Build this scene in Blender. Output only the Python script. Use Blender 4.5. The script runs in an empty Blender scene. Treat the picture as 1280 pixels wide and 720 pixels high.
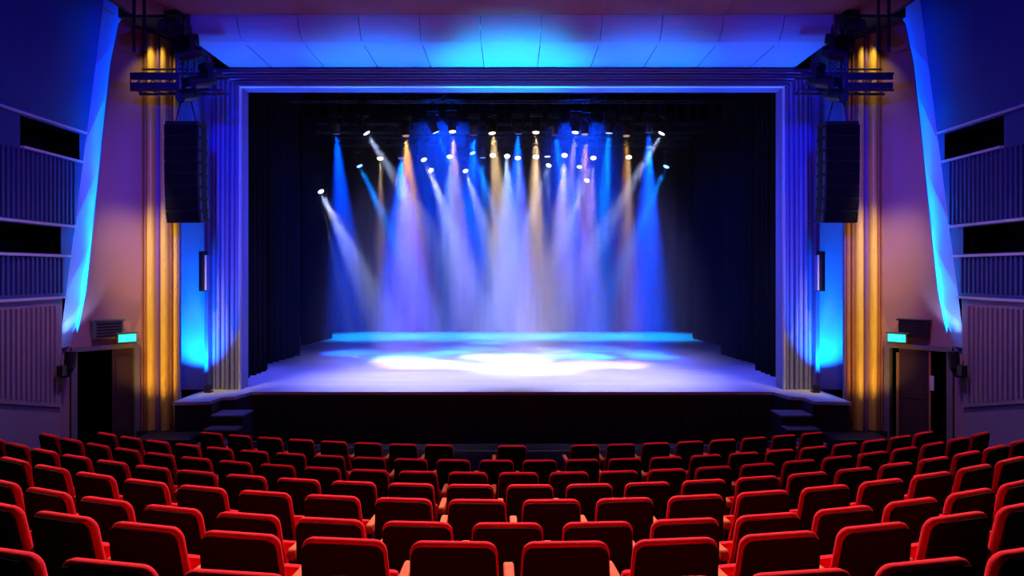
import bpy, bmesh, math, random
from mathutils import Vector, Matrix, Quaternion
random.seed(7)
SC = bpy.context.scene
COL = SC.collection
PI = math.pi
F, HY, CH = 850.0, 340.0, 3.55          # focal length in px (1280 wide), horizon row, eye height


def P(px, py, Y):
    """point of the place at depth Y that lies on the sight line through a pixel (used for measuring only)"""
    return Vector(((px - 640) * Y / F, Y, CH - (py - HY) * Y / F))


# ------------------------------------------------------------------ materials
def mat(name, col, rough=.6, metal=0.0, noise=0.0, scale=8.0, emit=None, strength=0.0, sheen=0.0, spec=.5,
        stretch=(1, 1, 1), bump=0.0):
    m = bpy.data.materials.new(name)
    m.use_nodes = True
    nt = m.node_tree
    b = nt.nodes['Principled BSDF']
    b.inputs['Base Color'].default_value = (*col, 1)
    b.inputs['Roughness'].default_value = rough
    b.inputs['Metallic'].default_value = metal
    b.inputs['Specular IOR Level'].default_value = spec
    if sheen:
        b.inputs['Sheen Weight'].default_value = sheen
        b.inputs['Sheen Tint'].default_value = (1, .3, .3, 1)
    if noise or bump:
        tc = nt.nodes.new('ShaderNodeTexCoord')
        mp = nt.nodes.new('ShaderNodeMapping')
        mp.inputs['Scale'].default_value = stretch
        nz = nt.nodes.new('ShaderNodeTexNoise')
        nz.inputs['Scale'].default_value = scale
        nz.inputs['Detail'].default_value = 4
        nt.links.new(tc.outputs['Object'], mp.inputs['Vector'])
        nt.links.new(mp.outputs['Vector'], nz.inputs['Vector'])
        if noise:
            r = nt.nodes.new('ShaderNodeMapRange')
            r.inputs['To Min'].default_value = 1 - noise
            r.inputs['To Max'].default_value = 1 + noise
            nt.links.new(nz.outputs['Fac'], r.inputs['Value'])
            mx = nt.nodes.new('ShaderNodeVectorMath')
            mx.operation = 'SCALE'
            mx.inputs[0].default_value = col
            nt.links.new(r.outputs['Result'], mx.inputs['Scale'])
            nt.links.new(mx.outputs['Vector'], b.inputs['Base Color'])
        if bump:
            bp = nt.nodes.new('ShaderNodeBump')
            bp.inputs['Strength'].default_value = bump
            bp.inputs['Distance'].default_value = .01
            nt.links.new(nz.outputs['Fac'], bp.inputs['Height'])
            nt.links.new(bp.outputs['Normal'], b.inputs['Normal'])
    if emit:
        b.inputs['Emission Color'].default_value = (*emit, 1)
        b.inputs['Emission Strength'].default_value = strength
    return m


M = dict(
    velvet=mat('red_velvet', (.70, .012, .022), .9, noise=.12, scale=60, spec=.04, bump=.15),
    shell=mat('seat_shell', (.016, .003, .006), .8, noise=.2, scale=20, spec=.08),
    wood=mat('armrest_wood', (.55, .11, .035), .75, noise=.2, scale=14, stretch=(6, 1, 6), spec=.08),
    seatmetal=mat('seat_metal', (.02, .018, .02), .5, metal=.4, noise=.1),
    carpet=mat('carpet', (.014, .008, .012), .95, noise=.4, scale=30, spec=.1),
    deck=mat('stage_deck', (.50, .50, .54), .42, noise=.28, scale=1.6, stretch=(.35, 2.2, 1), spec=.35),
    apron=mat('apron_face', (.016, .010, .022), .7, noise=.2, scale=4),
    drape=mat('black_drape', (.005, .005, .007), .95, noise=.3, scale=6, spec=.05),
    frame=mat('proscenium_paint', (.20, .20, .46), .5, noise=.06, scale=6),
    bead=mat('white_bead', (.85, .83, .88), .4, noise=.04, scale=6),  # white paint stands in for the lit inner edge of the frame
    cove=mat('cove_paint', (.34, .58, .85), .6, noise=.05, scale=1.2),
    ceil=mat('ceiling_paint', (.30, .08, .11), .8, noise=.08, scale=2),
    pink=mat('mauve_plaster', (.33, .17, .21), .7, noise=.12, scale=1.0),
    mauve=mat('lower_wall', (.26, .17, .24), .7, noise=.08, scale=3),
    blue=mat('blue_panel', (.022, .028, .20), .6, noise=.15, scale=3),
    ledge=mat('ledge_paint', (.45, .45, .65), .5, noise=.05, scale=5),  # paler than the wall to paint in the lit ledge tops
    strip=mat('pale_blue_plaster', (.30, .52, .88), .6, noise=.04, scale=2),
    gold=mat('gold_paint', (.76, .50, .09), .42, metal=.1, noise=.25, scale=2.5, stretch=(3, 3, .6)),
    purple=mat('purple_flute', (.20, .10, .28), .55, noise=.1, scale=5),  # blue light in the grooves, put into the paint colour
    brown=mat('brown_flute', (.30, .12, .07), .55, noise=.15, scale=5),
    black=mat('black_metal', (.012, .012, .014), .5, metal=.3, noise=.2, scale=15),
    steel=mat('truss_steel', (.10, .10, .14), .4, metal=.6, noise=.2, scale=12),
    cab=mat('speaker_cabinet', (.008, .008, .010), .7, noise=.2, scale=20, spec=.2),
    grille=mat('speaker_grille', (.004, .004, .005), .9, noise=.3, scale=90, spec=.1),
    doorwood=mat('door_wood', (.045, .022, .016), .5, noise=.3, scale=5, stretch=(5, 5, .6)),
    dark=mat('dark_recess', (.004, .004, .005), .95, noise=.2, spec=.05),
    jamb=mat('door_jamb', (.16, .14, .15), .5, noise=.1),
    brass=mat('brass', (.55, .36, .12), .35, metal=.6, noise=.1),
    vent=mat('vent_grey', (.10, .12, .11), .6, noise=.1),
    exit=mat('exit_face', (.05, .5, .45), .4, emit=(.02, .75, .62), strength=1.3, noise=.02),
    white=mat('plate_white', (.6, .58, .55), .5, noise=.05),
)


# ------------------------------------------------------------------ mesh helpers
def link(o, parent=None):
    COL.objects.link(o)
    if parent is not None:
        o.parent = parent
    return o


def obj(name, bm, m, parent=None, smooth=False, bevel=0.0, loc=None):
    bmesh.ops.recalc_face_normals(bm, faces=bm.faces)
    me = bpy.data.meshes.new(name)
    bm.to_mesh(me)
    bm.free()
    me.materials.append(m)
    if smooth:
        for p in me.polygons:
            p.use_smooth = True
    o = link(bpy.data.objects.new(name, me), parent)
    if loc is not None:
        o.location = loc
    if bevel:
        bv = o.modifiers.new('bevel', 'BEVEL')
        bv.width = bevel
        bv.segments = 2
        bv.limit_method = 'ANGLE'
    return o


def tag(o, label, cat, group=None, kind=None):
    if label:
        o['label'] = label
    if cat:
        o['category'] = cat
    if group:
        o['group'] = group
    if kind:
        o['kind'] = kind
    return o


def struct(name, bm, m, **k):
    o = obj(name, bm, m, **k)
    o['kind'] = 'structure'
    return o


def empty(name, loc, rz=0, label=None, cat=None, group=None):
    o = link(bpy.data.objects.new(name, None))
    o.location = loc
    o.rotation_euler = (0, 0, rz)
    o.empty_display_size = .1
    tag(o, label, cat, group)
    return o


def box(bm, x0, x1, y0, y1, z0, z1, mtx=None):
    vs = [bm.verts.new((x, y, z)) for x in (x0, x1) for y in (y0, y1) for z in (z0, z1)]
    if mtx is not None:
        for v in vs:
            v.co = mtx @ v.co
    for f in ((0, 1, 3, 2), (4, 6, 7, 5), (0, 4, 5, 1), (2, 3, 7, 6), (0, 2, 6, 4), (1, 5, 7, 3)):
        bm.faces.new([vs[i] for i in f])
    return vs


def cyl(bm, a, b, r0, r1=None, n=12):
    a, b = Vector(a), Vector(b)
    r1 = r0 if r1 is None else r1
    d = (b - a)
    q = d.to_track_quat('Z', 'Y')
    A = [bm.verts.new(a + q @ Vector((r0 * math.cos(2 * PI * i / n), r0 * math.sin(2 * PI * i / n), 0))) for i in range(n)]
    B = [bm.verts.new(b + q @ Vector((r1 * math.cos(2 * PI * i / n), r1 * math.sin(2 * PI * i / n), 0))) for i in range(n)]
    for i in range(n):
        j = (i + 1) % n
        bm.faces.new((A[i], A[j], B[j], B[i]))
    bm.faces.new(A[::-1])
    bm.faces.new(B)


def prism(bm, pts, off):
    """polygon pts (3D) swept by vector off"""
    off = Vector(off)
    A = [bm.verts.new(Vector(p)) for p in pts]
    B = [bm.verts.new(Vector(p) + off) for p in pts]
    n = len(pts)
    bm.faces.new(A)
    bm.faces.new(B[::-1])
    for i in range(n):
        j = (i + 1) % n
        bm.faces.new((A[i], B[i], B[j], A[j]))


def strip(bm, A, B):
    a = [bm.verts.new(p) for p in A]
    b = [bm.verts.new(p) for p in B]
    for i in range(len(a) - 1):
        bm.faces.new((a[i], a[i + 1], b[i + 1], b[i]))


def rounded(w0, w1, z0, z1, r, n=6):
    """outline in XZ: bottom width w0, top width w1, round top corners"""
    pts = [(-w0 / 2, z0), (w0 / 2, z0)]
    for i in range(n + 1):
        a = i * PI / 2 / n
        pts.append((w1 / 2 - r + r * math.cos(a), z1 - r + r * math.sin(a)))
    for i in range(n + 1):
        a = PI / 2 + i * PI / 2 / n
        pts.append((-w1 / 2 + r + r * math.cos(a), z1 - r + r * math.sin(a)))
    return pts


# ------------------------------------------------------------------ camera
cam = bpy.data.cameras.new('camera')
cam.sensor_width = 36
cam.lens = 36 * F / 1280
cam.shift_y = -(360 - HY) / 1280
cam.clip_end = 200
co = link(bpy.data.objects.new('camera', cam))
co.location = (0, 0, CH)
co.rotation_euler = (PI / 2, 0, 0)
SC.camera = co

# ------------------------------------------------------------------ seats
#        distance, top height (from the photo), arc radius, phase, half width
ROWS = [
    (2.64, 717, 8.0, .04, 9, 'row cut by the bottom edge'),
    (3.42, 671.5, 8.0, -.52, 9, 'second row from the bottom edge'),
    (4.22, 649, 8.7, -.05, 9, 'third row from the bottom edge'),
    (5.12, 621, 9.7, -.47, 9, 'fourth row from the bottom edge'),
    (6.35, 603, 11.4, .30, 7.3, 'fourth row from the stage'),
    (7.50, 588, 12.0, .13, 6.55, 'third row from the stage'),
    (8.75, 573, 13.3, -.36, 6.2, 'second row from the stage'),
    (10.3, 555, 15.0, .0, 5.0, 'front row by the stage'),
]
SH = .90
rows = []
for d, py, R, ph, hw, nm in ROWS:
    top = CH - (py - HY) * (d - .02) / F
    rows.append((d, top - SH, R, ph, hw, nm))


def lean(y, z):
    return y - max(0, z - .40) * .20


def make_seat():
    t = empty('theatre_seat', (0, 0, 0))
    # padded back: rounded slab wrapping round the top and the sides
    bm = bmesh.new()
    outl = rounded(.485, .436, .36, SH - .005, .060, 7)
    prof = [(-.004, .034), (.0, .014), (.016, .003), (.028, 0), (.050, .004), (.066, .018), (.072, .046)]
    cx, cz = 0, .62
    rings = []
    for y, ins in prof:
        ring = []
        for x, z in outl:
            sx = 1 - ins / .24
            sz = 1 - ins / .28
            z2 = cz + (z - cz) * sz
            ring.append(bm.verts.new((cx + (x - cx) * sx, lean(y, z2), z2)))
        rings.append(ring)
    n = len(outl)
    for a, b in zip(rings, rings[1:]):
        for i in range(n):
            j = (i + 1) % n
            bm.faces.new((a[i], a[j], b[j], b[i]))
    bm.faces.new(rings[0][::-1])
    bm.faces.new(rings[-1])
    obj('backrest', bm, M['velvet'], t, smooth=True)
    # dark rear shell
    bm = bmesh.new()
    o2 = rounded(.470, .418, .30, SH - .024, .052, 6)
    A = [bm.verts.new((x, lean(-.012, z), z)) for x, z in o2]
    B = [bm.verts.new((x * 1.0, lean(.012, z), z)) for x, z in o2]
    bm.faces.new(A)
    bm.faces.new(B[::-1])
    for i in range(len(o2)):
        j = (i + 1) % len(o2)
        bm.faces.new((A[i], B[i], B[j], A[j]))
    obj('back_shell', bm, M['shell'], t, bevel=.004)
    # tipped-up seat cushion
    bm = bmesh.new()
    m = Matrix.Translation((0, .19, .34)) @ Matrix.Rotation(math.radians(72), 4, 'X')
    box(bm, -.19, .19, 0, .27, -.05, .05, m)
    obj('seat_cushion', bm, M['velvet'], t, bevel=.03)
    return t


def add_arm(t, sx):
    bm = bmesh.new()
    pts = [(-.03, .60), (.22, .615), (.26, .63), (.27, .65), (.25, .665), (.20, .67), (-.01, .665), (-.035, .645)]
    prism(bm, [(sx - .028, y, z) for y, z in pts], (.056, 0, 0))
    a = obj('armrest', bm, M['wood'], t, bevel=.012)
    bm = bmesh.new()
    pts = [(.02, 0), (.30, 0), (.30, .03), (.20, .06), (.24, .35), (.21, .612), (-.02, .60), (.08, .35), (.10, .06), (.02, .03)]
    prism(bm, [(sx - .018, y, z) for y, z in pts], (.036, 0, 0))
    s = obj('side_panel', bm, M['seatmetal'], t)
    return a, s


def ordn(n):
    return '%d%s' % (n, 'th' if 10 <= n % 100 <= 20 else {1: 'st', 2: 'nd', 3: 'rd'}.get(n % 10, 'th'))


seat0 = make_seat()
add_arm(seat0, -.275)
end_parts = None
PITCH = .55
used = False
for ri, (d, fz, R, ph, hw, nm) in enumerate(rows):
    seats = []
    kmax = 22
    for k in range(-kmax, kmax + 1):
        th = (k + ph) * PITCH / R
        if abs(th) > 1.2:
            continue
        x = R * math.sin(th)
        y = d + R * (1 - math.cos(th))
        if abs(x) > hw or abs(x) > 7.55:
            continue
        px = 640 + F * x / y
        if px < -.30 * F / y or px > 1280 + .30 * F / y:
            continue
        if ri == 7 and k in (-1, 1):
            continue                      # the two places where the photo shows only the rail
        seats.append((x, y, th))
    for i, (x, y, th) in enumerate(seats):
        if not used:
            t = seat0
            used = True
        else:
            t = seat0.copy()
            COL.objects.link(t)
            for ch in list(seat0.children):
                if ch.name.split('.')[0] in ('armrest', 'side_panel') and ch.get('end'):
                    continue
                c = ch.copy()
                COL.objects.link(c)
                c.parent = t
        t.location = (x, y, fz)
        t.rotation_euler = (0, 0, th)
        t['label'] = 'red velvet theatre seat, %s from the left in the %s' % (ordn(i + 1), nm)
        t['category'] = 'seat'
        t['group'] = 'red theatre seats in curved rows'
        if i == len(seats) - 1:
            if end_parts is None:
                end_parts = add_arm(t, .275)
            else:
                for e in end_parts:
                    c = e.copy()
                    COL.objects.link(c)
                    c.parent = t

# ------------------------------------------------------------------ floor of the house: curved terraces
WX = 8.0
xs = [-WX + i * .5 for i in range(33)]


def yarc(d, R, x):
    return d + R * (1 - math.sqrt(max(0.0, 1 - (x / R) ** 2))) if abs(x) < R * .9 else d + R * .5641 + (abs(x) - R * .9) * 1.6


bm = bmesh.new()
lv = [(-8.0, rows[0][1] + .45, None), (-1.0, rows[0][1] + .30, None), (.9, rows[0][1] + .15, None)]
edges = []
for i, (yy, z, _) in enumerate(lv):
    edges.append(([yy for x in xs], z))
for d, fz, R, *_ in rows:
    edges.append(([yarc(d - .22, R, x) for x in xs], fz))
edges.append(([max(12.0, 11.4 + x * x / 40) for x in xs], 0.0))
for i, (ys, z) in enumerate(edges):
    nxt = edges[i + 1][0] if i + 1 < len(edges) else [16.0] * len(xs)
    strip(bm, [(x, y, z) for x, y in zip(xs, ys)], [(x, max(a, b), z) for x, a, b in zip(xs, nxt, ys)])
    if i:
        strip(bm, [(x, y, z) for x, y in zip(xs, ys)], [(x, y, edges[i - 1][1]) for x, y in zip(xs, ys)])
struct('floor', bm, M['carpet'])

# ------------------------------------------------------------------ stage deck
DZ = 1.05
half = [(-6.52, 13.05), (-5.84, 13.12), (-5.80, 13.56), (-5.56, 13.62), (-5.42, 14.17)]
front = half + [(-x, y) for x, y in reversed(half)]
pts = [(x, y, DZ) for x, y in front] + [(6.52, 14.62, DZ), (8.15, 14.62, DZ), (8.15, 29.05, DZ), (-8.15, 29.05, DZ), (-8.15, 14.62, DZ), (-6.52, 14.62, DZ)]
bm = bmesh.new()
prism(bm, pts, (0, 0, -.06))
st = empty('stage', (0, 14.17, 0), 0, 'pale stage deck with black front, lit white and blue', 'stage')
o = obj('deck', bm, M['deck'])
o.parent = st
o.matrix_parent_inverse = Matrix.Translation((0, -14.17, 0))
bm = bmesh.new()
A = [(x * .997, y + .06, DZ - .06) for x, y in front]
B = [(x * .997, y + .06, 0) for x, y in front]
strip(bm, A, B)
# boards of the front: slim vertical battens on the panel joints
for i in range(-4, 5):
    box(bm, i * 1.2 - .02, i * 1.2 + .02, 14.20, 14.24, 0, DZ - .06)
o = obj('front_panel', bm, M['apron'])
o.parent = st
o.matrix_parent_inverse = Matrix.Translation((0, -14.17, 0))

# steps at both ends of the apron
for s in (-1, 1):
    side = 'left' if s < 0 else 'right'
    t = empty('stage_steps', (s * 5.47, 12.75, 0), 0, 'dark steps up to the %s end of the stage' % side, 'steps', 'steps up to the stage')
    for j, (z, y0) in enumerate(((.80, .30), (.60, 0), (.40, -.30), (.20, -.60))):
        bm = bmesh.new()
        box(bm, -.30, .30, y0, .82 if z > .7 else y0 + .30, 0, z - .03)
        obj('riser', bm, M['apron'], t)
        bm = bmesh.new()
        box(bm, -.31, .31, y0 - .02, .82 if z > .7 else y0 + .30, z - .03, z)
        obj('tread', bm, M['mauve'], t)
    # low black block beside the steps
    bm = bmesh.new()
    box(bm, s * 6.92 if s < 0 else 5.88, -5.88 if s < 0 else 6.92, 12.35, 13.0, 0, .50)
    tag(obj('plinth', bm, M['apron'], bevel=.01), 'low black block at the foot of the %s gold pilaster' % side, 'plinth')

# rail in front of the first row
t = empty('pit_rail', (0, 11.1, 0), 0, 'thin dark metal rail between the front row and the stage', 'rail')
bm = bmesh.new()
pr = []
for i in range(-20, 21):
    th = i * .26 / 15.8
    pr.append(Vector((15.8 * math.sin(th), 15.8 * (1 - math.cos(th)), .62)))
for a, b in zip(pr, pr[1:]):
    cyl(bm, a, b, .014, n=8)
obj('handrail', bm, M['steel'], t)
for i in range(0, 41, 5):
    bm = bmesh.new()
    cyl(bm, (pr[i].x, pr[i].y, 0), (pr[i].x, pr[i].y, .63), .014, n=8)
    cyl(bm, (pr[i].x, pr[i].y, .61), (pr[i].x, pr[i].y, .66), .026, .02, n=10)
    obj('post', bm, M['steel'], t)

# ------------------------------------------------------------------ side walls, cove, door wall (mirrored)
ZT = 9.4


def yedge(z):                       # upstage edge of the ribbed side panelling leans towards the stage
    return 12.04 + (z - 2.35) * .1976


A0, B0 = Vector((-8.35, 12.0, 0)), Vector((-7.18, 13.374, 0))
DW = (B0 - A0)
NW = Vector((.761, -.648, 0))


def onwall(px, z):                  # point of the angled wall seen in pixel column px
    k = (px - 640) / F
    t = (k * A0.y - A0.x) / (DW.x - k * DW.y)
    p = A0 + DW * t
    return Vector((p.x, p.y, z))


def tpar(px):
    k = (px - 640) / F
    return (k * A0.y - A0.x) / (DW.x - k * DW.y)


def mir(bm, s):
    if s > 0:
        for v in bm.verts:
            v.co.x = -v.co.x
        bmesh.ops.reverse_faces(bm, faces=bm.faces)
    return bm


SL1 = (5.62, 6.10, 11.06, 12.58)
SL2 = (3.87, 4.34, 8.6, 12.06)
for s in (-1, 1):
    side = 'left' if s < 0 else 'right'
    # backing wall with two openings: bands
    bm = bmesh.new()

    def band(z0, z1, ya, yb=None, x=-8.0):
        e0 = yedge(z0) if yb is None else yb
        e1 = yedge(z1) if yb is None else yb
        prism(bm, [(x, ya, z0), (x, e0, z0), (x, e1, z1), (x, ya, z1)], (-.12, 0, 0))
    Y0 = -8.0
    band(SL1[1], ZT, Y0)
    band(SL1[0], SL1[1], Y0, SL1[2])
    band(SL1[0], SL1[1], SL1[3])
    band(SL2[1], SL1[0], Y0)
    band(SL2[0], SL2[1], Y0, SL2[2])
    band(SL2[0], SL2[1], SL2[3], yedge(4.1) + .02)
    band(3.10, SL2[0], Y0)
    # ribs
    y = 6.0
    while y < 13.2:
        for z0, z1 in ((3.18, 3.80), (4.42, 5.55)):
            if y + .05 < yedge(z0):
                box(bm, -8.0, -7.965, y, y + .045, z0, z1)
        y += .11
    w = struct('wall_' + side, mir(bm, s), M['blue'])
    bm = bmesh.new()
    prism(bm, [(-8.0, Y0, 0), (-8.0, 12.04, 0), (-8.0, 12.10, 3.10), (-8.0, Y0, 3.10)], (-.12, 0, 0))
    # lower corrugated part: ribs down to the sloping dado line
    y = 6.0
    while y < 11.95:
        zb = 1.58 - (y - 10.6) * .245
        box(bm, -8.0, -7.96, y, y + .05, zb, 2.96)
        y += .115
    prism(bm, [(-8.0, 6.0, 2.63), (-7.94, 6.0, 2.63), (-7.94, 12.0, 1.16), (-8.0, 12.0, 1.16)], (0, 0, .05))
    low = struct('wall_%s_lower' % side, mir(bm, s), M['mauve'])
    # ledges that edge the openings
    for n_, (z, ya, yb) in enumerate(((6.14, 6, 12.70), (5.585, 11.06, 12.62), (4.375, 6, 12.38), (3.835, 6, 12.28), (3.10, 6, 12.14))):
        bm = bmesh.new()
        box(bm, -8.0, -7.93, ya, yb, z - .02, z + .02)
        struct('trim_%d' % (n_ + 1 + (0 if s < 0 else 5)), mir(bm, s), M['ledge'])
    # black openings with a recess behind
    for (z0, z1, ya, yb), nm in ((SL1, 'upper'), (SL2, 'lower')):
        bm = bmesh.new()
        X1 = -8.6
        strip(bm, [(-8.01, ya, z0), (-8.01, yb, z0), (-8.01, yb, z1), (-8.01, ya, z1), (-8.01, ya, z0)],
              [(X1, ya, z0), (X1, yb, z0), (X1, yb, z1), (X1, ya, z1), (X1, ya, z0)])
        bm.faces.new([bm.verts.new(p) for p in ((X1, ya, z0), (X1, yb, z0), (X1, yb, z1), (X1, ya, z1))])
        tag(obj('wall_opening', mir(bm, s), M['dark']), 'black slot opening, the %s one in the blue %s wall' % (nm, side), 'wall opening')
    # strip lit from below, leaning
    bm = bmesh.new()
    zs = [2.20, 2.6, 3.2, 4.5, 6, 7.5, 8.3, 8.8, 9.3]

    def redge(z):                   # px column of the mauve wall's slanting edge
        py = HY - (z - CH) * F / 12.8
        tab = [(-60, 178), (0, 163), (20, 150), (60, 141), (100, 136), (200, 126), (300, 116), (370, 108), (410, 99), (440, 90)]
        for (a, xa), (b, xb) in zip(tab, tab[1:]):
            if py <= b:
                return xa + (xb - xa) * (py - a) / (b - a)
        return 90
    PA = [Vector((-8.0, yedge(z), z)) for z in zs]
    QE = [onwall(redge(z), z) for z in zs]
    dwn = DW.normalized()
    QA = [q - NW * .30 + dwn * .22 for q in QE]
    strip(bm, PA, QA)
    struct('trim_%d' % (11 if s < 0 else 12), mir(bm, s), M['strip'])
    # angled mauve wall with door opening
    bm = bmesh.new()
    zd = 2.16
    top = 8.62
    zz = [2.16] + [z for z in zs if 2.16 < z < top] + [top]
    LE = [onwall(redge(z), z) for z in zz]
    RE = [onwall(176.5, z) for z in zz]
    strip(bm, LE, RE)
    strip(bm, [p.copy() for p in LE], [p - NW * .05 for p in LE])
    # left sliver beside the door, down to the floor
    strip(bm, [onwall(74, 0), onwall(74, 2.45)], [onwall(87, 0), onwall(87, 2.30)])
    strip(bm, [onwall(87, zd), onwall(87, 2.30)], [onwall(100, zd), onwall(95, 2.55)])
    struct('wall_%s_angled' % side, mir(bm, s), M['pink'])
    # high blue ceiling over the cove
    bm = bmesh.new()
    prism(bm, [(-8.6, -8, ZT), (-7.0, -8, ZT), (-7.0, 14.4, ZT), (-8.6, 14.4, ZT)], (0, 0, .1))
    box(bm, -7.4, -6.6, 13.9, 14.0, 8.7, ZT)
    struct('ceiling_' + side, mir(bm, s), M['cove'])

    # door
    zf = 0.0
    pL, pR = onwall(88, 0), onwall(174, 0)
    u = (pR - pL).normalized()
    L = (pR - pL).length
    if s < 0:
        base, uu, nn = pL, u, NW.copy()
    else:
        base = Vector((-pL.x, pL.y, 0))
        uu = Vector((-u.x, u.y, 0))
        nn = Vector((-NW.x, NW.y, 0))
    mw = Matrix((( uu.x, nn.x, 0, base.x), (uu.y, nn.y, 0, base.y), (0, 0, 1, 0), (0, 0, 0, 1)))

    def wobj(name, bm_, m_, parent=None):
        for v in bm_.verts:
            v.co = mw @ v.co
        if s > 0:
            bmesh.ops.reverse_faces(bm_, faces=bm_.faces)
        return obj(name, bm_, m_, parent)
    bm = bmesh.new()
    box(bm, 0, .10, -.10, .05, 0, zd)
    box(bm, L - .10, L, -.10, .05, 0, zd)
    box(bm, 0, L, -.10, .07, zd - .07, zd + .02)
    dr = wobj('door_%d' % (1 if s < 0 else 2), bm, M['jamb'])
    dr['kind'] = 'structure'
    bm = bmesh.new()
    # dark lobby behind the opening
    X0, X1 = .0, L
    strip(bm, [(X0, -.10, 0), (X0, -.10, zd), (X1, -.10, zd), (X1, -.10, 0)], [(X0, -1.4, 0), (X0, -1.4, zd), (X1, -1.4, zd), (X1, -1.4, 0)])
    bm.faces.new([bm.verts.new(p) for p in ((X0, -1.4, 0), (X0, -1.4, zd), (X1, -1.4, zd), (X1, -1.4, 0))])
    wobj('lobby', bm, M['dark'], dr)
    # leaves: left house side has one, set back; the right one stands ajar with brass edges
    bm = bmesh.new()
    if s < 0:
        box(bm, L - .46, L - .10, -.10, -.06, 0, zd - .07)
        box(bm, L - .40, L - .16, -.06, -.045, .25, 1.0)
        box(bm, L - .40, L - .16, -.06, -.045, 1.15, 1.95)
    else:
        box(bm, L - .78, L - .24, -.09, -.04, 0, zd - .07)
        box(bm, L - .70, L - .32, -.04, -.025, .25, 1.0)
        box(bm, L - .70, L - .32, -.04, -.025, 1.15, 1.95)
    leaf = wobj('door_leaf', bm, M['doorwood'], dr)
    if s > 0:
        bm = bmesh.new()
        box(bm, L - .25, L - .20, -.05, -.01, .05, 2.0)
        wobj('edge_strip', bm, M['brass'], dr)
        bm = bmesh.new()
        box(bm, L - .80, L - .765, -.05, -.01, .05, 2.06)
        wobj('edge_strip', bm, M['brass'], dr)
        bm = bmesh.new()
        box(bm, L - .86, L - .79, -.01, .02, 1.35, 1.62)
        h = wobj('door_handle', bm, M['white'], leaf)

    # exit sign and box above the door
    c = onwall(152, 0)
    bm = bmesh.new()
    zc = CH - (421 - HY) * c.y / F
    q = (c - pL).dot(u)
    t = empty('exit_sign', (0, 0, 0), 0, 'small glowing green exit sign above the %s door' % side, 'exit sign', 'exit signs')
    box(bm, q - .17, q + .17, .22, .28, zc - .09, zc + .08)
    box(bm, q - .20, q + .20, .22, .30, zc + .08, zc + .10)
    box(bm, q + .12, q + .18, .0, .24, zc - .02, zc + .04)
    wobj('housing', bm, M['vent'], t)
    bm = bmesh.new()
    box(bm, q - .155, q + .155, .28, .285, zc - .078, zc + .068)
    wobj('sign_face', bm, M['exit'], t)
    c = onwall(132 if s < 0 else 135, 0)
    q = (c - pL).dot(u)
    zc = CH - (412 - HY) * c.y / F
    t = empty('wall_speaker', (0, 0, 0), 0, 'dark louvred box on the wall above the %s door' % side, 'wall box')
    bm = bmesh.new()
    box(bm, q - .24, q + .24, 0, .18, zc - .15, zc + .17)
    box(bm, q - .27, q + .27, 0, .21, zc + .17, zc + .20)
    wobj('cabinet', bm, M['vent'] if s < 0 else M['black'], t)
    bm = bmesh.new()
    for i in range(5):
        box(bm, q - .21, q + .21, .18, .19, zc - .12 + i * .055, zc - .09 + i * .055)
    wobj('louvre', bm, M['black'], t)

    # uplighter on its bracket that lights the cove strip
    up = Vector((s * 7.80, 11.98, 2.05))
    t = empty('wall_uplight', up, 0, 'black uplight on a bracket at the foot of the %s blue strip' % side, 'wall light', 'uplights on the side walls')
    bm = bmesh.new()
    cyl(bm, (0, 0, -.20), (s * -.02, .02, .10), .085, .10, 16)
    cyl(bm, (0, 0, -.26), (0, 0, -.20), .05, .085, 16)
    obj('can', bm, M['black'], t)
    bm = bmesh.new()
    cyl(bm, (s * .20, 0, -.34), (s * .02, 0, -.34), .022)
    cyl(bm, (s * .02, 0, -.34), (0, 0, -.22), .022)
    box(bm, s * .16 if s > 0 else -.20, .20 if s > 0 else -.16, -.07, .07, -.62, -.25)
    obj('bracket', bm, M['black'], t)
    bm = bmesh.new()
    box(bm, -.05, .05, -.26, -.14, -.30, -.12)
    cyl(bm, (0, -.20, -.21), (0, -.02, -.21), .015)
    obj('ballast_box', bm, M['black'], t)

    # gold fluted pilaster
    def X(px, Y=13.3):
        return (px - 640) * Y / F
    t = empty('fluted_pilaster', (0, 0, 0), 0, 'tall gold and purple fluted pilaster on the %s of the stage' % side, 'pilaster', 'gold pilasters')
    bm = bmesh.new()
    box(bm, X(174.5), X(223), 13.34, 13.42, .42, 8.28)
    obj('core', mir(bm, s), M['purple'], t)
    for a, b, mt, dep in ((175, 178.5, 'brown', .05), (178.8, 182.8, 'brown', .04), (183, 193, 'gold', .10), (195, 198.5, 'purple', .05),  # stripe colours paint in the amber and blue light on gold
                          (200.5, 211, 'gold', .11), (212, 215.5, 'brown', .06), (216, 222, 'brown' if s > 0 else 'gold', .06)):
        bm = bmesh.new()
        xa, xb = X(a), X(b)
        n = 8
        A = [((xa + xb) / 2 - (xb - xa) / 2 * math.cos(PI * i / n), 13.34 - dep * math.sin(PI * i / n)) for i in range(n + 1)]
        strip(bm, [(x, y, .46) for x, y in A], [(x, y, 8.2) for x, y in A])
        obj('flute', mir(bm, s), M[mt], t, smooth=True)
    bm = bmesh.new()
    box(bm, X(173), X(224), 13.18, 13.7, .30, .46)
    obj('base', mir(bm, s), M['apron'], t)
    bm = bmesh.new()
    box(bm, X(173), X(250, 13.0), 12.62, 13.75, 8.28, 8.9)
    obj('head_block', mir(bm, s), M['apron'], t)

    # return wall between pilaster and frame
    bm = bmesh.new()
    prism(bm, [(-7.4, 14.5, DZ), (-6.40, 14.5, DZ), (-6.40, 14.5, 9.3), (-7.4, 14.5, 9.3)], (0, .1, 0))
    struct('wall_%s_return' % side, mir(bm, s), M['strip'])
    bm = bmesh.new()
    box(bm, -6.47, -6.39, 14.30, 14.5, DZ, 8.1)
    struct('trim_%d' % (13 if s < 0 else 14), mir(bm, s), M['frame'])

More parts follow.
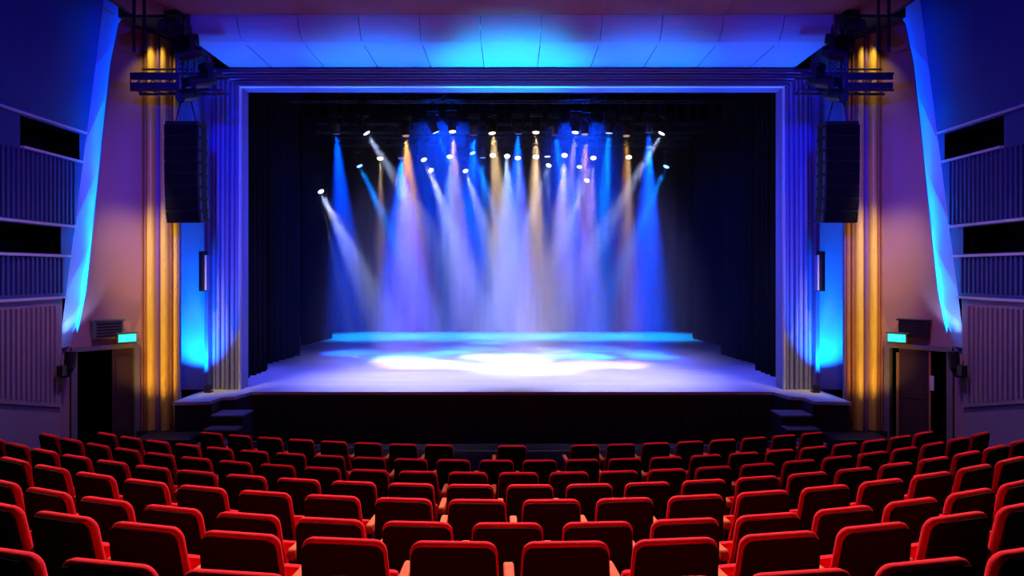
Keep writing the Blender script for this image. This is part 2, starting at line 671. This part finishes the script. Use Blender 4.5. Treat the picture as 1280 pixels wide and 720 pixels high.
    # floor uplight on the side apron
    t = empty('floor_uplight', (s * 6.30, 14.12, DZ), 0, 'small black floor uplight beside the %s leg of the stage frame' % side, 'uplight', 'floor uplights on the apron')
    bm = bmesh.new()
    box(bm, -.07, .07, -.07, .07, 0, .03)
    cyl(bm, (0, 0, .03), (s * .02, 0, .15), .05, .065, 14)
    obj('can', bm, M['black'], t)

    # small column speaker by the frame
    t = empty('column_speaker', (s * 6.42, 14.16, 0), 0, 'slim dark column loudspeaker beside the %s leg of the stage frame' % side, 'loudspeaker', 'column loudspeakers')
    bm = bmesh.new()
    box(bm, -.06, .06, -.10, .06, 3.15, 3.98)
    obj('cabinet', bm, M['cab'], t, bevel=.01)
    bm = bmesh.new()
    box(bm, -.02, .02, .06, .35, 3.3, 3.36)
    box(bm, -.02, .02, .06, .35, 3.75, 3.81)
    obj('bracket', bm, M['black'], t)
    bm = bmesh.new()
    box(bm, .062 if s < 0 else -.10, .10 if s < 0 else -.062, -.09, .05, 3.17, 3.90)
    obj('side_panel', bm, M['ledge'], t)

# ------------------------------------------------------------------ proscenium frame
XI, ZI = 5.76, 7.47
t = empty('proscenium_frame', (0, 14.5, 0), 0, 'fluted blue-lit frame around the stage opening', 'stage frame')


def uframe(bm, xi, zi, wx, wz, dep, n=6):
    """half round moulding running up, across and down; xi/zi inner edge"""
    rings = []
    cor = [(-1, 0), (-1, 1), (1, 1), (1, 0)]
    for sx, topc in cor:
        ring = []
        for i in range(n + 1):
            a = PI * i / n
            k = (1 - math.cos(a)) / 2
            x = sx * (xi + wx * k)
            z = (zi + wz * k) if topc else DZ
            ring.append((x, -dep * math.sin(a), z))
        rings.append(ring)
    for a, b in zip(rings, rings[1:]):
        strip(bm, a, b)


bm = bmesh.new()
NR = 6
for k in range(NR):
    f0 = .09 + k * .91 / NR
    dep = [.05, .03, .07, .04, .07, .04][k]
    uframe(bm, XI + .65 * f0, ZI + .42 * f0, .62 * .80 / NR, .42 * .75 / NR, dep)
obj('fluted_moulding', bm, M['frame'], t, smooth=True)
bm = bmesh.new()
for a, b in (((-1, 0), (-1, 1)), ((-1, 1), (1, 1)), ((1, 1), (1, 0))):
    def pt(c, k, y):
        return (c[0] * (XI + .66 * k), y, (ZI + .43 * k) if c[1] else DZ)
    strip(bm, [pt(a, 0, .02), pt(b, 0, .02)], [pt(a, 1, .02), pt(b, 1, .02)])
    strip(bm, [pt(a, 0, .02), pt(b, 0, .02)], [pt(a, 0, .35), pt(b, 0, .35)])
    strip(bm, [pt(a, 1, .02), pt(b, 1, .02)], [pt(a, 1, .15), pt(b, 1, .15)])
obj('backing', bm, M['frame'], t)
bm = bmesh.new()
uframe(bm, XI, ZI, .045, .035, .10)
obj('inner_bead', bm, M['bead'], t, smooth=True)

# masonry above the opening and cove soffit
bm = bmesh.new()
box(bm, -8.2, 8.2, 14.62, 14.8, 7.93, 10.6)
box(bm, -8.2, -6.42, 14.62, 14.8, DZ, 10.6)
box(bm, 6.42, 8.2, 14.62, 14.8, DZ, 10.6)
struct('wall_stage', bm, M['apron'])
bm = bmesh.new()
CX = 6.02
seam = [-CX] + [-.59 + 1.13 * k for k in range(-4, 6)] + [CX]
prof = [(14.56, 7.90), (12.92, 7.92)]
py_, pz_ = 12.92, 7.92
for i in range(8):
    a = math.radians(30 + i * 6.5)
    py_ -= .065 * math.cos(a)
    pz_ += .065 * math.sin(a)
    prof.append((py_, pz_))
for a, b in zip(seam, seam[1:]):
    strip(bm, [(a + .006, y, z) for y, z in prof[:2]], [(b - .006, y, z) for y, z in prof[:2]])
    strip(bm, [(a + .006, y, z) for y, z in prof[1:]], [(b - .006, y, z) for y, z in prof[1:]])
box(bm, -CX, CX, 12.75, 14.56, 8.40, 8.45)
struct('ceiling_cove', bm, M['cove'])
bm = bmesh.new()
ZC = prof[-1][1]
YC = prof[-1][0]
print('cove edge', YC, ZC)
box(bm, -7.0, 7.0, -8, YC, ZC, ZC + .1)
for k in range(-6, 7):
    box(bm, k * 1.13 - .6, k * 1.13 - .585, 4, YC, ZC - .007, ZC)
struct('ceiling', bm, M['ceil'])
bm = bmesh.new()
for s in (-1, 1):
    box(bm, min(s * 7.0, s * 7.1), max(s * 7.0, s * 7.1), -8, 12.9, 8.33, ZT)
struct('trim_15', bm, M['apron'])
bm = bmesh.new()
box(bm, -8.6, 8.6, -8.2, -8, 0, ZT)
struct('wall_back', bm, M['mauve'])

# ------------------------------------------------------------------ drapes
def drape(p0, p1, z0, z1, amp=.09, wl=.34):
    bm_ = bmesh.new()
    p0, p1 = Vector((p0[0], p0[1], 0)), Vector((p1[0], p1[1], 0))
    d = p1 - p0
    L_ = d.length
    u_ = d / L_
    n_ = Vector((-u_.y, u_.x, 0))
    N = int(L_ / wl * 8)
    A_, B_, C_ = [], [], []
    for i in range(N + 1):
        q_ = p0 + u_ * (L_ * i / N)
        w = math.sin(i / 8 * 2 * PI + .8 * math.sin(i * .21))
        A_.append(q_ + n_ * amp * w + Vector((0, 0, z0)))
        B_.append(q_ + n_ * amp * .5 * w + Vector((0, 0, z1)))
    strip(bm_, A_, B_)
    return bm_


tabs = [((6.30, 15.5), (6.27, 17.4)), ((6.66, 18.4), (6.40, 20.6)), ((7.15, 23.2), (6.82, 25.6))]
nmz = ['nearest the stage opening', 'halfway up the stage', 'far up the stage by the backdrop']
for s in (-1, 1):
    for i, (a, b) in enumerate(tabs):
        o = obj('stage_curtain', drape((s * a[0], a[1]), (s * b[0], b[1]), DZ, 10.2), M['drape'], smooth=True)
        tag(o, 'black side curtain on the %s, %s' % ('left' if s < 0 else 'right', nmz[i]), 'curtain', 'black side curtains')
o = obj('backdrop_curtain', drape((-8.1, 28.6), (8.1, 28.6), DZ, 10.2, .12, .6), M['drape'], smooth=True)
tag(o, 'black backdrop curtain across the rear of the stage', 'curtain')
for i, (Y, zb) in enumerate(((16.2, 7.85), (21.0, 8.35), (25.8, 8.9))):
    o = obj('border_curtain', drape((-8.0, Y), (8.0, Y), zb, 10.3, .06, .4), M['drape'], smooth=True)
    tag(o, 'black border curtain hanging over the stage, %s' % ('frontmost', 'middle one', 'rearmost')[i], 'curtain', 'border curtains above the stage')
bm = bmesh.new()
box(bm, -8.2, 8.2, 14.8, 29.2, 10.3, 10.4)
struct('ceiling_stage', bm, M['dark'])
bm = bmesh.new()
box(bm, -8.2, 8.2, 29.1, 29.2, 0, 10.3)
struct('wall_stage_back', bm, M['dark'])

# ------------------------------------------------------------------ haze
bm = bmesh.new()
box(bm, -6.35, 6.35, 17.4, 24.9, DZ + .012, 7.78)
hm = bpy.data.materials.new('haze')
hm.use_nodes = True
nt = hm.node_tree
nt.nodes.remove(nt.nodes['Principled BSDF'])
vs = nt.nodes.new('ShaderNodeVolumeScatter')
vs.inputs['Color'].default_value = (.95, .96, 1, 1)
vs.inputs['Density'].default_value = .060
vs.inputs['Anisotropy'].default_value = .25
nt.links.new(vs.outputs['Volume'], nt.nodes['Material Output'].inputs['Volume'])
hz = obj('stage_haze', bm, hm)
tag(hz, 'thin haze filling the stage and catching the light beams', 'haze', kind='stuff')


# ------------------------------------------------------------------ trusses
def truss_mesh(x0, x1, n, h=.30):
    bm_ = bmesh.new()
    for y in (-h / 2, h / 2):
        for z in (-h / 2, h / 2):
            cyl(bm_, (x0, y, z), (x1, y, z), .025, n=8)
    for i in range(n):
        a, b = x0 + (x1 - x0) * i / n, x0 + (x1 - x0) * (i + 1) / n
        for y in (-h / 2, h / 2):
            cyl(bm_, (a, y, -h / 2), (b, y, h / 2) if i % 2 == 0 else (b, y, -h / 2), .012, n=6)
            cyl(bm_, (a, y, -h / 2), (a, y, h / 2), .012, n=6)
        for z in (-h / 2, h / 2):
            cyl(bm_, (a, -h / 2, z), (b, h / 2, z), .012, n=6)
    return bm_


TR = {19: 8.45, 22: 8.20, 24: 8.15}
for Y, z in TR.items():
    t = empty('lighting_truss', (0, Y, z), 0, 'black lighting truss over the stage, %s' % {19: 'the front one', 22: 'the middle one', 24: 'the rear one'}[Y], 'truss', 'lighting trusses over the stage')
    obj('frame', truss_mesh(-6.3, 6.3, 24, .28), M['black'], t)
    for x in (-5, 0, 5):
        bm = bmesh.new()
        cyl(bm, (x, 0, .12), (x, 0, 10.3 - z), .012, n=6)
        obj('hanging_cable', bm, M['black'], t)

# ------------------------------------------------------------------ moving heads
WARM, WHITE, COOL, BLUE, CYAN, AMB, LAV = ((1, .68, .34), (.52, .62, 1), (.30, .48, 1), (.0, .05, 1), (.0, .20, 1), (1, .45, .08), (.46, .42, 1))
cname = {WARM: 'warm white', WHITE: 'white', COOL: 'cool white', BLUE: 'deep blue', CYAN: 'cyan', AMB: 'amber', LAV: 'lavender'}
#  px, py, Y, colour, target px at floor, target Y, cone deg, power
HEADS = [
    (420, 157, 19, BLUE, 440, 21, 16, 1.6), (453, 158, 19, WHITE, 640, 19, 13, .8), (507, 160, 19, AMB, 520, 18.5, 20, 1.0),
    (541, 156, 19, CYAN, 660, 20, 9, .9), (565, 155, 19, WARM, 585, 18, 12, 1.0), (592, 158, 19, BLUE, 585, 22, 18, 1.6),
    (614, 157, 19, WARM, 650, 18, 16, 1.0), (648, 157, 19, BLUE, 640, 20, 20, 1.6), (670, 156, 19, WARM, 665, 18, 14, 1.0),
    (692, 158, 19, BLUE, 740, 22, 18, 1.4), (720, 156, 19, LAV, 690, 18, 12, .9), (731, 158, 19, AMB, 735, 18.5, 16, .7),
    (762, 156, 19, CYAN, 740, 20, 14, 1.4), (783, 160, 19, AMB, 783, 18.5, 14, .4), (832, 158, 19, WHITE, 660, 19, 11, 1.1),
    (812, 155, 19, BLUE, 800, 21, 15, 1.8),
    (475, 191, 22, WARM, 478, 19, 8, .55), (501, 190, 22, BLUE, 508, 20, 22, 2.0), (527, 193, 22, WHITE, 640, 19, 10, .8),
    (562, 189, 22, COOL, 560, 18.5, 14, .8), (588, 184, 22, CYAN, 690, 20, 11, .9), (603, 188, 22, CYAN, 610, 24, 14, .7),
    (616, 188, 22, WARM, 616, 17.5, 9, .6), (634, 189, 22, COOL, 634, 17.5, 17, 1.0), (647, 191, 22, LAV, 660, 18, 12, .6),
    (670, 190, 22, WARM, 668, 17.5, 12, .7), (684, 187, 22, COOL, 690, 22, 12, .4), (706, 188, 22, WARM, 690, 17.5, 13, .9),
    (742, 191, 22, LAV, 730, 18, 11, .6), (786, 190, 22, WARM, 784, 18, 8, .6),
    (446, 200, 22, CYAN, 560, 21, 12, 1.0), (836, 201, 22, CYAN, 730, 20.5, 10, 1.1), (812, 176, 22, BLUE, 815, 20, 14, 1.8),
    (537, 207, 24, WHITE, 610, 20, 14, .8), (580, 208, 24, WHITE, 660, 20, 12, .9), (688, 201, 24, WHITE, 600, 20, 9, .9),
    (725, 202, 24, COOL, 700, 21, 12, .8), (736, 220, 24, WHITE, 640, 20, 9, .9), (398, 233, 22, WHITE, 505, 19.5, 14, .9),
]
BEAM = 10000.0

lensm = {}
for c in cname:
    e = tuple(min(1, v * .8 + .2) for v in c)
    lensm[c] = mat('lens_' + cname[c].replace(' ', '_'), (.1, .1, .1), .3, emit=e, strength=4.0 if c not in (BLUE, AMB) else .5)

# prototype meshes
bm = bmesh.new()
box(bm, -.16, .16, -.11, .11, -.09, 0)
base_me = obj('base', bm, M['black'], bevel=.015)
bm = bmesh.new()
box(bm, -.19, .19, -.045, .045, -.13, -.09)
box(bm, -.19, -.155, -.045, .045, -.40, -.09)
box(bm, .155, .19, -.045, .045, -.40, -.09)
yoke_me = obj('yoke', bm, M['black'], bevel=.01)
bm = bmesh.new()
cyl(bm, (0, 0, .17), (0, 0, .06), .09, .135, 18)
cyl(bm, (0, 0, .06), (0, 0, -.10), .135, .12, 18)
cyl(bm, (0, 0, -.10), (0, 0, -.22), .12, .10, 18)
head_me = obj('head', bm, M['black'])
lens_me = {}
for c in cname:
    bm = bmesh.new()
    cyl(bm, (0, 0, -.222), (0, 0, -.235), .098, .088, 16)
    lens_me[c] = obj('lens', bm, lensm[c])
protos = [base_me, yoke_me, head_me] + list(lens_me.values())


def place(x, f):
    return 'in the %s' % f


for hi, (px, py, Y, c, tx, ty, cone, pw) in enumerate(HEADS):
    pos = P(px, py, Y)
    tgt = Vector(((tx - 640) * ty / F, ty, DZ))
    drop = TR[Y] - .16 - (pos.z + .36)
    rowname = {19: 'upper line of stage lights', 22: 'second line of stage lights', 24: 'lowest line of stage lights'}[Y]
    same = [h for h in HEADS if h[2] == Y]
    rank = sorted(same).index(HEADS[hi]) + 1
    t = empty('moving_head_light', (pos.x, pos.y, pos.z + .36), 0,
              '%s stage spotlight, %s from the left in the %s' % (cname[c], ordn(rank), rowname), 'stage light', 'spotlights hanging over the stage')
    d = (tgt - pos).normalized()
    b = base_me.copy(); COL.objects.link(b); b.parent = t
    y = yoke_me.copy(); COL.objects.link(y); y.parent = t
    y.rotation_euler = (0, 0, math.atan2(d.x, -d.y))
    h = head_me.copy(); COL.objects.link(h); h.parent = t
    h.location = (0, 0, -.36)
    h.rotation_mode = 'QUATERNION'
    h.rotation_quaternion = d.to_track_quat('-Z', 'Y')
    l = lens_me[c].copy(); COL.objects.link(l); l.parent = h
    bm = bmesh.new()
    cyl(bm, (0, 0, 0), (0, 0, max(.02, drop)), .022, n=8)
    box(bm, -.05, .05, -.05, .05, max(.02, drop) - .02, max(.02, drop) + .03)
    obj('clamp', bm, M['black'], t)
    ld = bpy.data.lights.new('spot', 'SPOT')
    ld.energy = BEAM * pw * (3.0 if c == BLUE else 1.8 if c == CYAN else 1)
    ld.color = c
    ld.spot_size = math.radians(cone * 1.15)
    ld.spot_blend = 1.0
    ld.shadow_soft_size = .06
    lo = link(bpy.data.objects.new('beam_light', ld), h)
    lo.location = (0, 0, -.26)
for p in protos:
    bpy.data.objects.remove(p)


def spot(name, loc, tgt, col, e, cone, blend=.6, size=.1):
    ld = bpy.data.lights.new(name, 'SPOT')
    ld.energy, ld.color, ld.spot_size, ld.spot_blend, ld.shadow_soft_size = e, col, math.radians(cone), blend, size
    o_ = link(bpy.data.objects.new(name, ld))
    o_.location = loc
    o_.rotation_mode = 'QUATERNION'
    o_.rotation_quaternion = (Vector(tgt) - Vector(loc)).to_track_quat('-Z', 'Y')
    return o_


# added blue spots without fixtures, to fill the haze with blue
for x in (-1.9, 1.9):
    spot('stage_wash_light', (x, 19.5, 10.0), (x * 1.1, 19.5, DZ), (.0, .05, 1), 26000, 40, 1.0, .4)
for x in (-5.4, -2.7, 0, 2.7, 5.4):
    spot('rear_wash_light', (x, 26.6, 10.0), (x, 26.4, DZ), (.0, .34, 1), 15000, 32, 1.0, .4)
for x in (-5.2, -2.6, 2.6, 5.2):  # added blue spots, no lamp bodies, for the sides of the deck
    spot('deck_wash_light', (x * .95, 15.0, 7.95), (x, 16.0, DZ), (.07, .08, 1), 3200, 52, 1.0, .3)
for x in (-1.7, 1.7):  # added pale spots that whiten the front of the deck
    spot('deck_key_light', (x, 15.0, 7.95), (x * 1.3, 15.8, DZ), (.76, .70, 1), 4600, 52, 1.0, .3)
for x in (-3.2, 0, 3.2):  # added unseen key spots brighten the mid-stage floor
    spot('stage_key_light', (x, 15.7, 7.5), (x * 1.15, 19.8, DZ), (.72, .66, 1) if x == 0 else (.28, .26, 1), 4200, 42, 1.0, .4)
# three extra thin rays of the patterned beam at the far left
lp = P(398, 233, 22)
for tx, ty in ((445, 20), (475, 20), (520, 19), (560, 19)):
    tg = Vector(((tx - 640) * ty / F, ty, DZ))
    dd = (tg - lp).normalized()
    spot('pattern_ray_light', lp + dd * .27, tg, WHITE, BEAM * .6, 2.6, .6, .02)

# ------------------------------------------------------------------ side rigging: arrays, trusses, heads
for s in (-1, 1):
    side = 'left' if s < 0 else 'right'
    xc = s * 6.09
    # line array
    t = empty('line_array', (xc, 12.5, 6.27), 0, 'tall black hanging loudspeaker array on the %s of the stage' % side, 'loudspeaker array', 'hanging loudspeaker arrays')
    z, y, ang = 0.0, 0.0, 0.0
    N = 8
    hgt = 1.82 / N
    for i in range(N):
        m = Matrix.Translation((0, y, z)) @ Matrix.Rotation(ang, 4, 'X')
        bm = bmesh.new()
        prism(bm, [m @ Vector((-.31, 0, -.005)), m @ Vector((.31, 0, -.005)), m @ Vector((.31, .42, -.03)), m @ Vector((-.31, .42, -.03))],
              m.to_3x3() @ Vector((0, 0, -hgt + .008)))
        cb = obj('cabinet', bm, M['cab'], t, bevel=.006)
        bm = bmesh.new()
        box(bm, -.295, .295, -.012, 0, -hgt + .035, -.012, m)
        obj('grille', bm, M['grille'], cb)
        bm = bmesh.new()
        for yy in (.05, .33):
            box(bm, .31, .325, yy, yy + .05, -hgt * .9, -hgt * .2, m)
            box(bm, -.325, -.31, yy, yy + .05, -hgt * .9, -hgt * .2, m)
        obj('rigging_plate', bm, M['steel'], cb)
        v = m.to_3x3() @ Vector((0, 0, -hgt))
        y += v.y
        z += v.z
        ang += math.radians([0, 0, -1, -1, -2, -3, -4, -5][i]) * -1
    bm = bmesh.new()
    box(bm, -.30, .30, .02, .42, .0, .06)
    for xx in (-.2, .2):
        cyl(bm, (xx, .2, .06), (xx * .3, .2, .60), .012, n=6)
    obj('bumper_frame', bm, M['black'], t)

    # horizontal truss with its vertical mast
    tz = 7.06
    t = empty('side_truss', (xc, 12.7, tz), 0, 'dark truss frame over the %s loudspeaker array' % side, 'truss', 'trusses over the loudspeaker arrays')
    obj('cross_truss', truss_mesh(-.95, .75, 6, .30) if s < 0 else truss_mesh(-.75, .95, 6, .30), M['steel'], t)
    bm = bmesh.new()
    xx = -.92 if s < 0 else .92
    box(bm, min(xx, xx * .02 - s * 0) , max(xx, xx * .02), -.20, -.155, -.13, -.02)
    box(bm, min(xx, xx * .02), max(xx, xx * .02), -.20, -.155, .03, .13)
    obj('rail', bm, M['steel'], t, bevel=.01)
    mast = truss_mesh(0, 1.25, 5, .22)
    for v in mast.verts:
        v.co = Vector((v.co.z, v.co.y, v.co.x))
    obj('mast', mast, M['steel'], t)
    bm = bmesh.new()
    for xx in (-.10, .08):
        cyl(bm, (xx, 0, .9), (xx, 0, 1.13), .03, n=8)
        cyl(bm, (xx - s * -.34, -.95, .30), (xx - s * -.34, -.95, 1.24), .028, n=8)
        cyl(bm, (xx - s * -.34, -.95, .75), (xx, 0, .75), .022, n=8)
    obj('hanging_pipe', bm, M['black'], t)
    # chain motor
    bm = bmesh.new()
    cyl(bm, (-.18, -.05, .72), (.22, -.05, .72), .13, n=14)
    box(bm, -.08, .12, -.2, .1, .50, .86)
    obj('chain_hoist', bm, M['black'], t)
    # thin tie bar across the pilaster
    bm = bmesh.new()
    cyl(bm, (s * .0, .25, .35), (s * .95, .25, .35), .02, n=8)
    obj('tie_bar', bm, M['black'], t)

    # moving lights on the side truss
    for k, (dx, dz, tilt, w) in enumerate(((-s * .48, -.02, 40, 'nearest the stage frame'), (-s * .25, .50, 70, 'above the others'), (-s * .20, -.28, 20, 'hanging below the truss'), (s * .12, 1.0, 15, 'just under the ceiling'))):
        t2 = empty('side_spotlight', (xc + dx, 12.45, tz + dz), math.radians(tilt) * s,
                   'black unlit spotlight on the %s side truss, %s' % (side, w), 'spotlight', 'unlit spotlights on the side trusses')
        bm = bmesh.new()
        cyl(bm, (0, .16, .05), (0, -.02, .0), .08, .125, 16)
        cyl(bm, (0, -.02, 0), (0, -.24, -.08), .125, .11, 16)
        obj('head', bm, M['black'], t2)
        bm = bmesh.new()
        box(bm, -.17, -.145, -.04, .04, -.03, .20)
        box(bm, .145, .17, -.04, .04, -.03, .20)
        box(bm, -.17, .17, -.04, .04, .18, .22)
        obj('yoke', bm, M['black'], t2)
        bm = bmesh.new()
        box(bm, -.13, .13, -.08, .10, .22, .32)
        obj('base', bm, M['black'], t2, bevel=.01)
        bm = bmesh.new()
        cyl(bm, (0, -.241, -.0805), (0, -.25, -.084), .09, n=14)
        obj('lens', bm, M['steel'], t2)

# ------------------------------------------------------------------ lights of the house
# cyan/blue floods in the pit that wash the cove over the opening
for x, e, c in ((-4.9, 3000, (.0, .10, 1)), (-2.6, 4200, (.0, .20, 1)), (0, 7000, (.0, .48, 1)), (2.6, 4200, (.0, .20, 1)), (4.9, 3000, (.0, .10, 1))):
    spot('pit_flood_light', (x, 13.6, .5), (x * 1.0, 14.1, 7.9), c, e, 30, 1.0, .15)
# added dim rose light, no fixture, aimed at the ceiling from behind
spot('ceiling_light', (0, -6.5, 5.0), (0, 7.5, 8.4), (1, .30, .40), 900, 38, 1.0, .3)
# added blue wash with no known fixture on the frame, walls and rigging
for s in (-1, 1):
    spot('frame_wash_light', (s * 2.0, 1.0, 8.0), (s * 6.2, 14.5, 5.0), (.004, .012, 1), 8000, 23, .9, .15)
    spot('top_wash_light', (s * 3.5, 2.0, 7.9), (s * 1.0, 14.5, 7.8), (.0, .03, 1), 700, 24, .9, .15)
    spot('wall_wash_light', (s * -3.0, 6.0, 8.0), (s * 8.0, 11.0, 6.2), (.005, .008, 1), 1700, 62, 1.0, .2)
    # uplight in the leaning strip
    spot('strip_light', (s * 7.78, 12.0, 2.22), (s * 7.90, 13.0, 6.5), (.0, .20, 1), 120, 26, .6, .05)
    spot('strip_spot_light', (s * 7.80, 12.0, 2.20), (s * 8.0, 12.55, 3.2), (.45, .65, 1), 60, 44, .6, .05)
    for z0, z1, e, c in ((2.3, 3.6, 17, (.0, .26, 1)), (3.6, 5.0, 11, (.0, .20, 1)), (5.0, 6.8, 10, (.0, .13, 1)), (6.8, 8.7, 9, (.0, .09, 1))):  # added area lights hidden behind the wall edge, brightening the strip
        def edge_pt(z):
            p = onwall(redge(z), z) - NW * .12 + DW.normalized() * .10
            return Vector((-s * p.x, p.y, p.z))
        a, b = edge_pt(z0), edge_pt(z1)
        zm = (z0 + z1) / 2
        tgt = Vector((s * 8.0, yedge(zm), zm))
        ex = (b - a).normalized()
        fz_ = (tgt - (a + b) / 2)
        fz_ = (fz_ - ex * fz_.dot(ex)).normalized()
        zz_ = -fz_
        yy_ = zz_.cross(ex)
        ld = bpy.data.lights.new('strip_batten', 'AREA')
        ld.shape = 'RECTANGLE'
        ld.size, ld.size_y = (b - a).length, .06
        ld.energy, ld.color = e, c
        o = link(bpy.data.objects.new('strip_batten', ld))
        c_ = (a + b) / 2
        o.matrix_world = Matrix(((ex.x, yy_.x, zz_.x, c_.x), (ex.y, yy_.y, zz_.y, c_.y), (ex.z, yy_.z, zz_.z, c_.z), (0, 0, 0, 1)))
    # floor uplight on the return wall
    spot('return_light', (s * 6.36, 13.75, DZ + .17), (s * 6.78, 14.5, 2.7), (.0, .19, 1), 800, 84, .8, .03)
    spot('return_spot_light', (s * 6.30, 14.12, DZ + .17), (s * 6.55, 14.5, 3.2), (.05, .55, 1), 120, 26, .4, .02)
    # amber light on the gold pilaster
    spot('pilaster_light', (s * 6.85, 11.9, .55), (s * 6.9, 13.35, 2.2), (1, .55, .10), 150, 58, .8, .05)
    spot('pilaster_top_light', (s * 7.1, 9.6, 8.0), (s * 6.9, 13.4, 3.2), (1, .74, .20), 2500, 24, 1.0, .1)
    spot('pilaster_cap_light', (s * 6.95, 12.98, 8.15), (s * 6.92, 13.36, 6.6), (1, .74, .25), 45, 80, 1.0, .04)  # added light without a fixture, lifts the dim pilaster top
    # dim lavender-pink light on the mauve walls
    spot('door_wall_light', (s * 4.5, 8.5, 7.9), (s * 7.7, 12.9, 4.0), (1, .40, .52), 240, 50, 1.0, .3)
    spot('lower_wall_light', (s * 4.0, 9.5, 7.9), (s * 8.0, 11.2, 1.6), (.85, .55, 1), 420, 44, 1.0, .3)

# warm lights on the ceiling edge by the stage, shining back over the seating
for x, x2 in ((-7.2, -4.6), (-1.0, -1.0), (1.0, 1.0), (7.2, 4.6)):
    spot('house_light', (x, 11.9, 8.1), (x2, 3.6, 1.6), (1, .76, .72), 5400 if abs(x) < 2 else 3600, 44, .9, .12)
for x, x2 in ((-7.2, -5.0), (-2.0, -1.8), (2.0, 1.8), (7.2, 5.0)):
    spot('house_light', (x, 11.6, 8.1), (x2, 8.6, .4), (1, .70, .76), 900, 60, 1.0, .12)

w = bpy.data.worlds.new('world')
w.use_nodes = True
w.node_tree.nodes['Background'].inputs['Color'].default_value = (0, 0, 0, 1)
SC.world = w
SC.view_settings.view_transform = 'Standard'
SC.view_settings.look = 'None'
SC.view_settings.gamma = 1
SC.view_settings.use_curve_mapping = False
SC.view_settings.exposure = 0
cy = SC.cycles
cy.use_denoising = True
cy.use_adaptive_sampling = False
cy.max_bounces = 6
cy.diffuse_bounces = 3
cy.volume_bounces = 0
cy.sample_clamp_indirect = 4
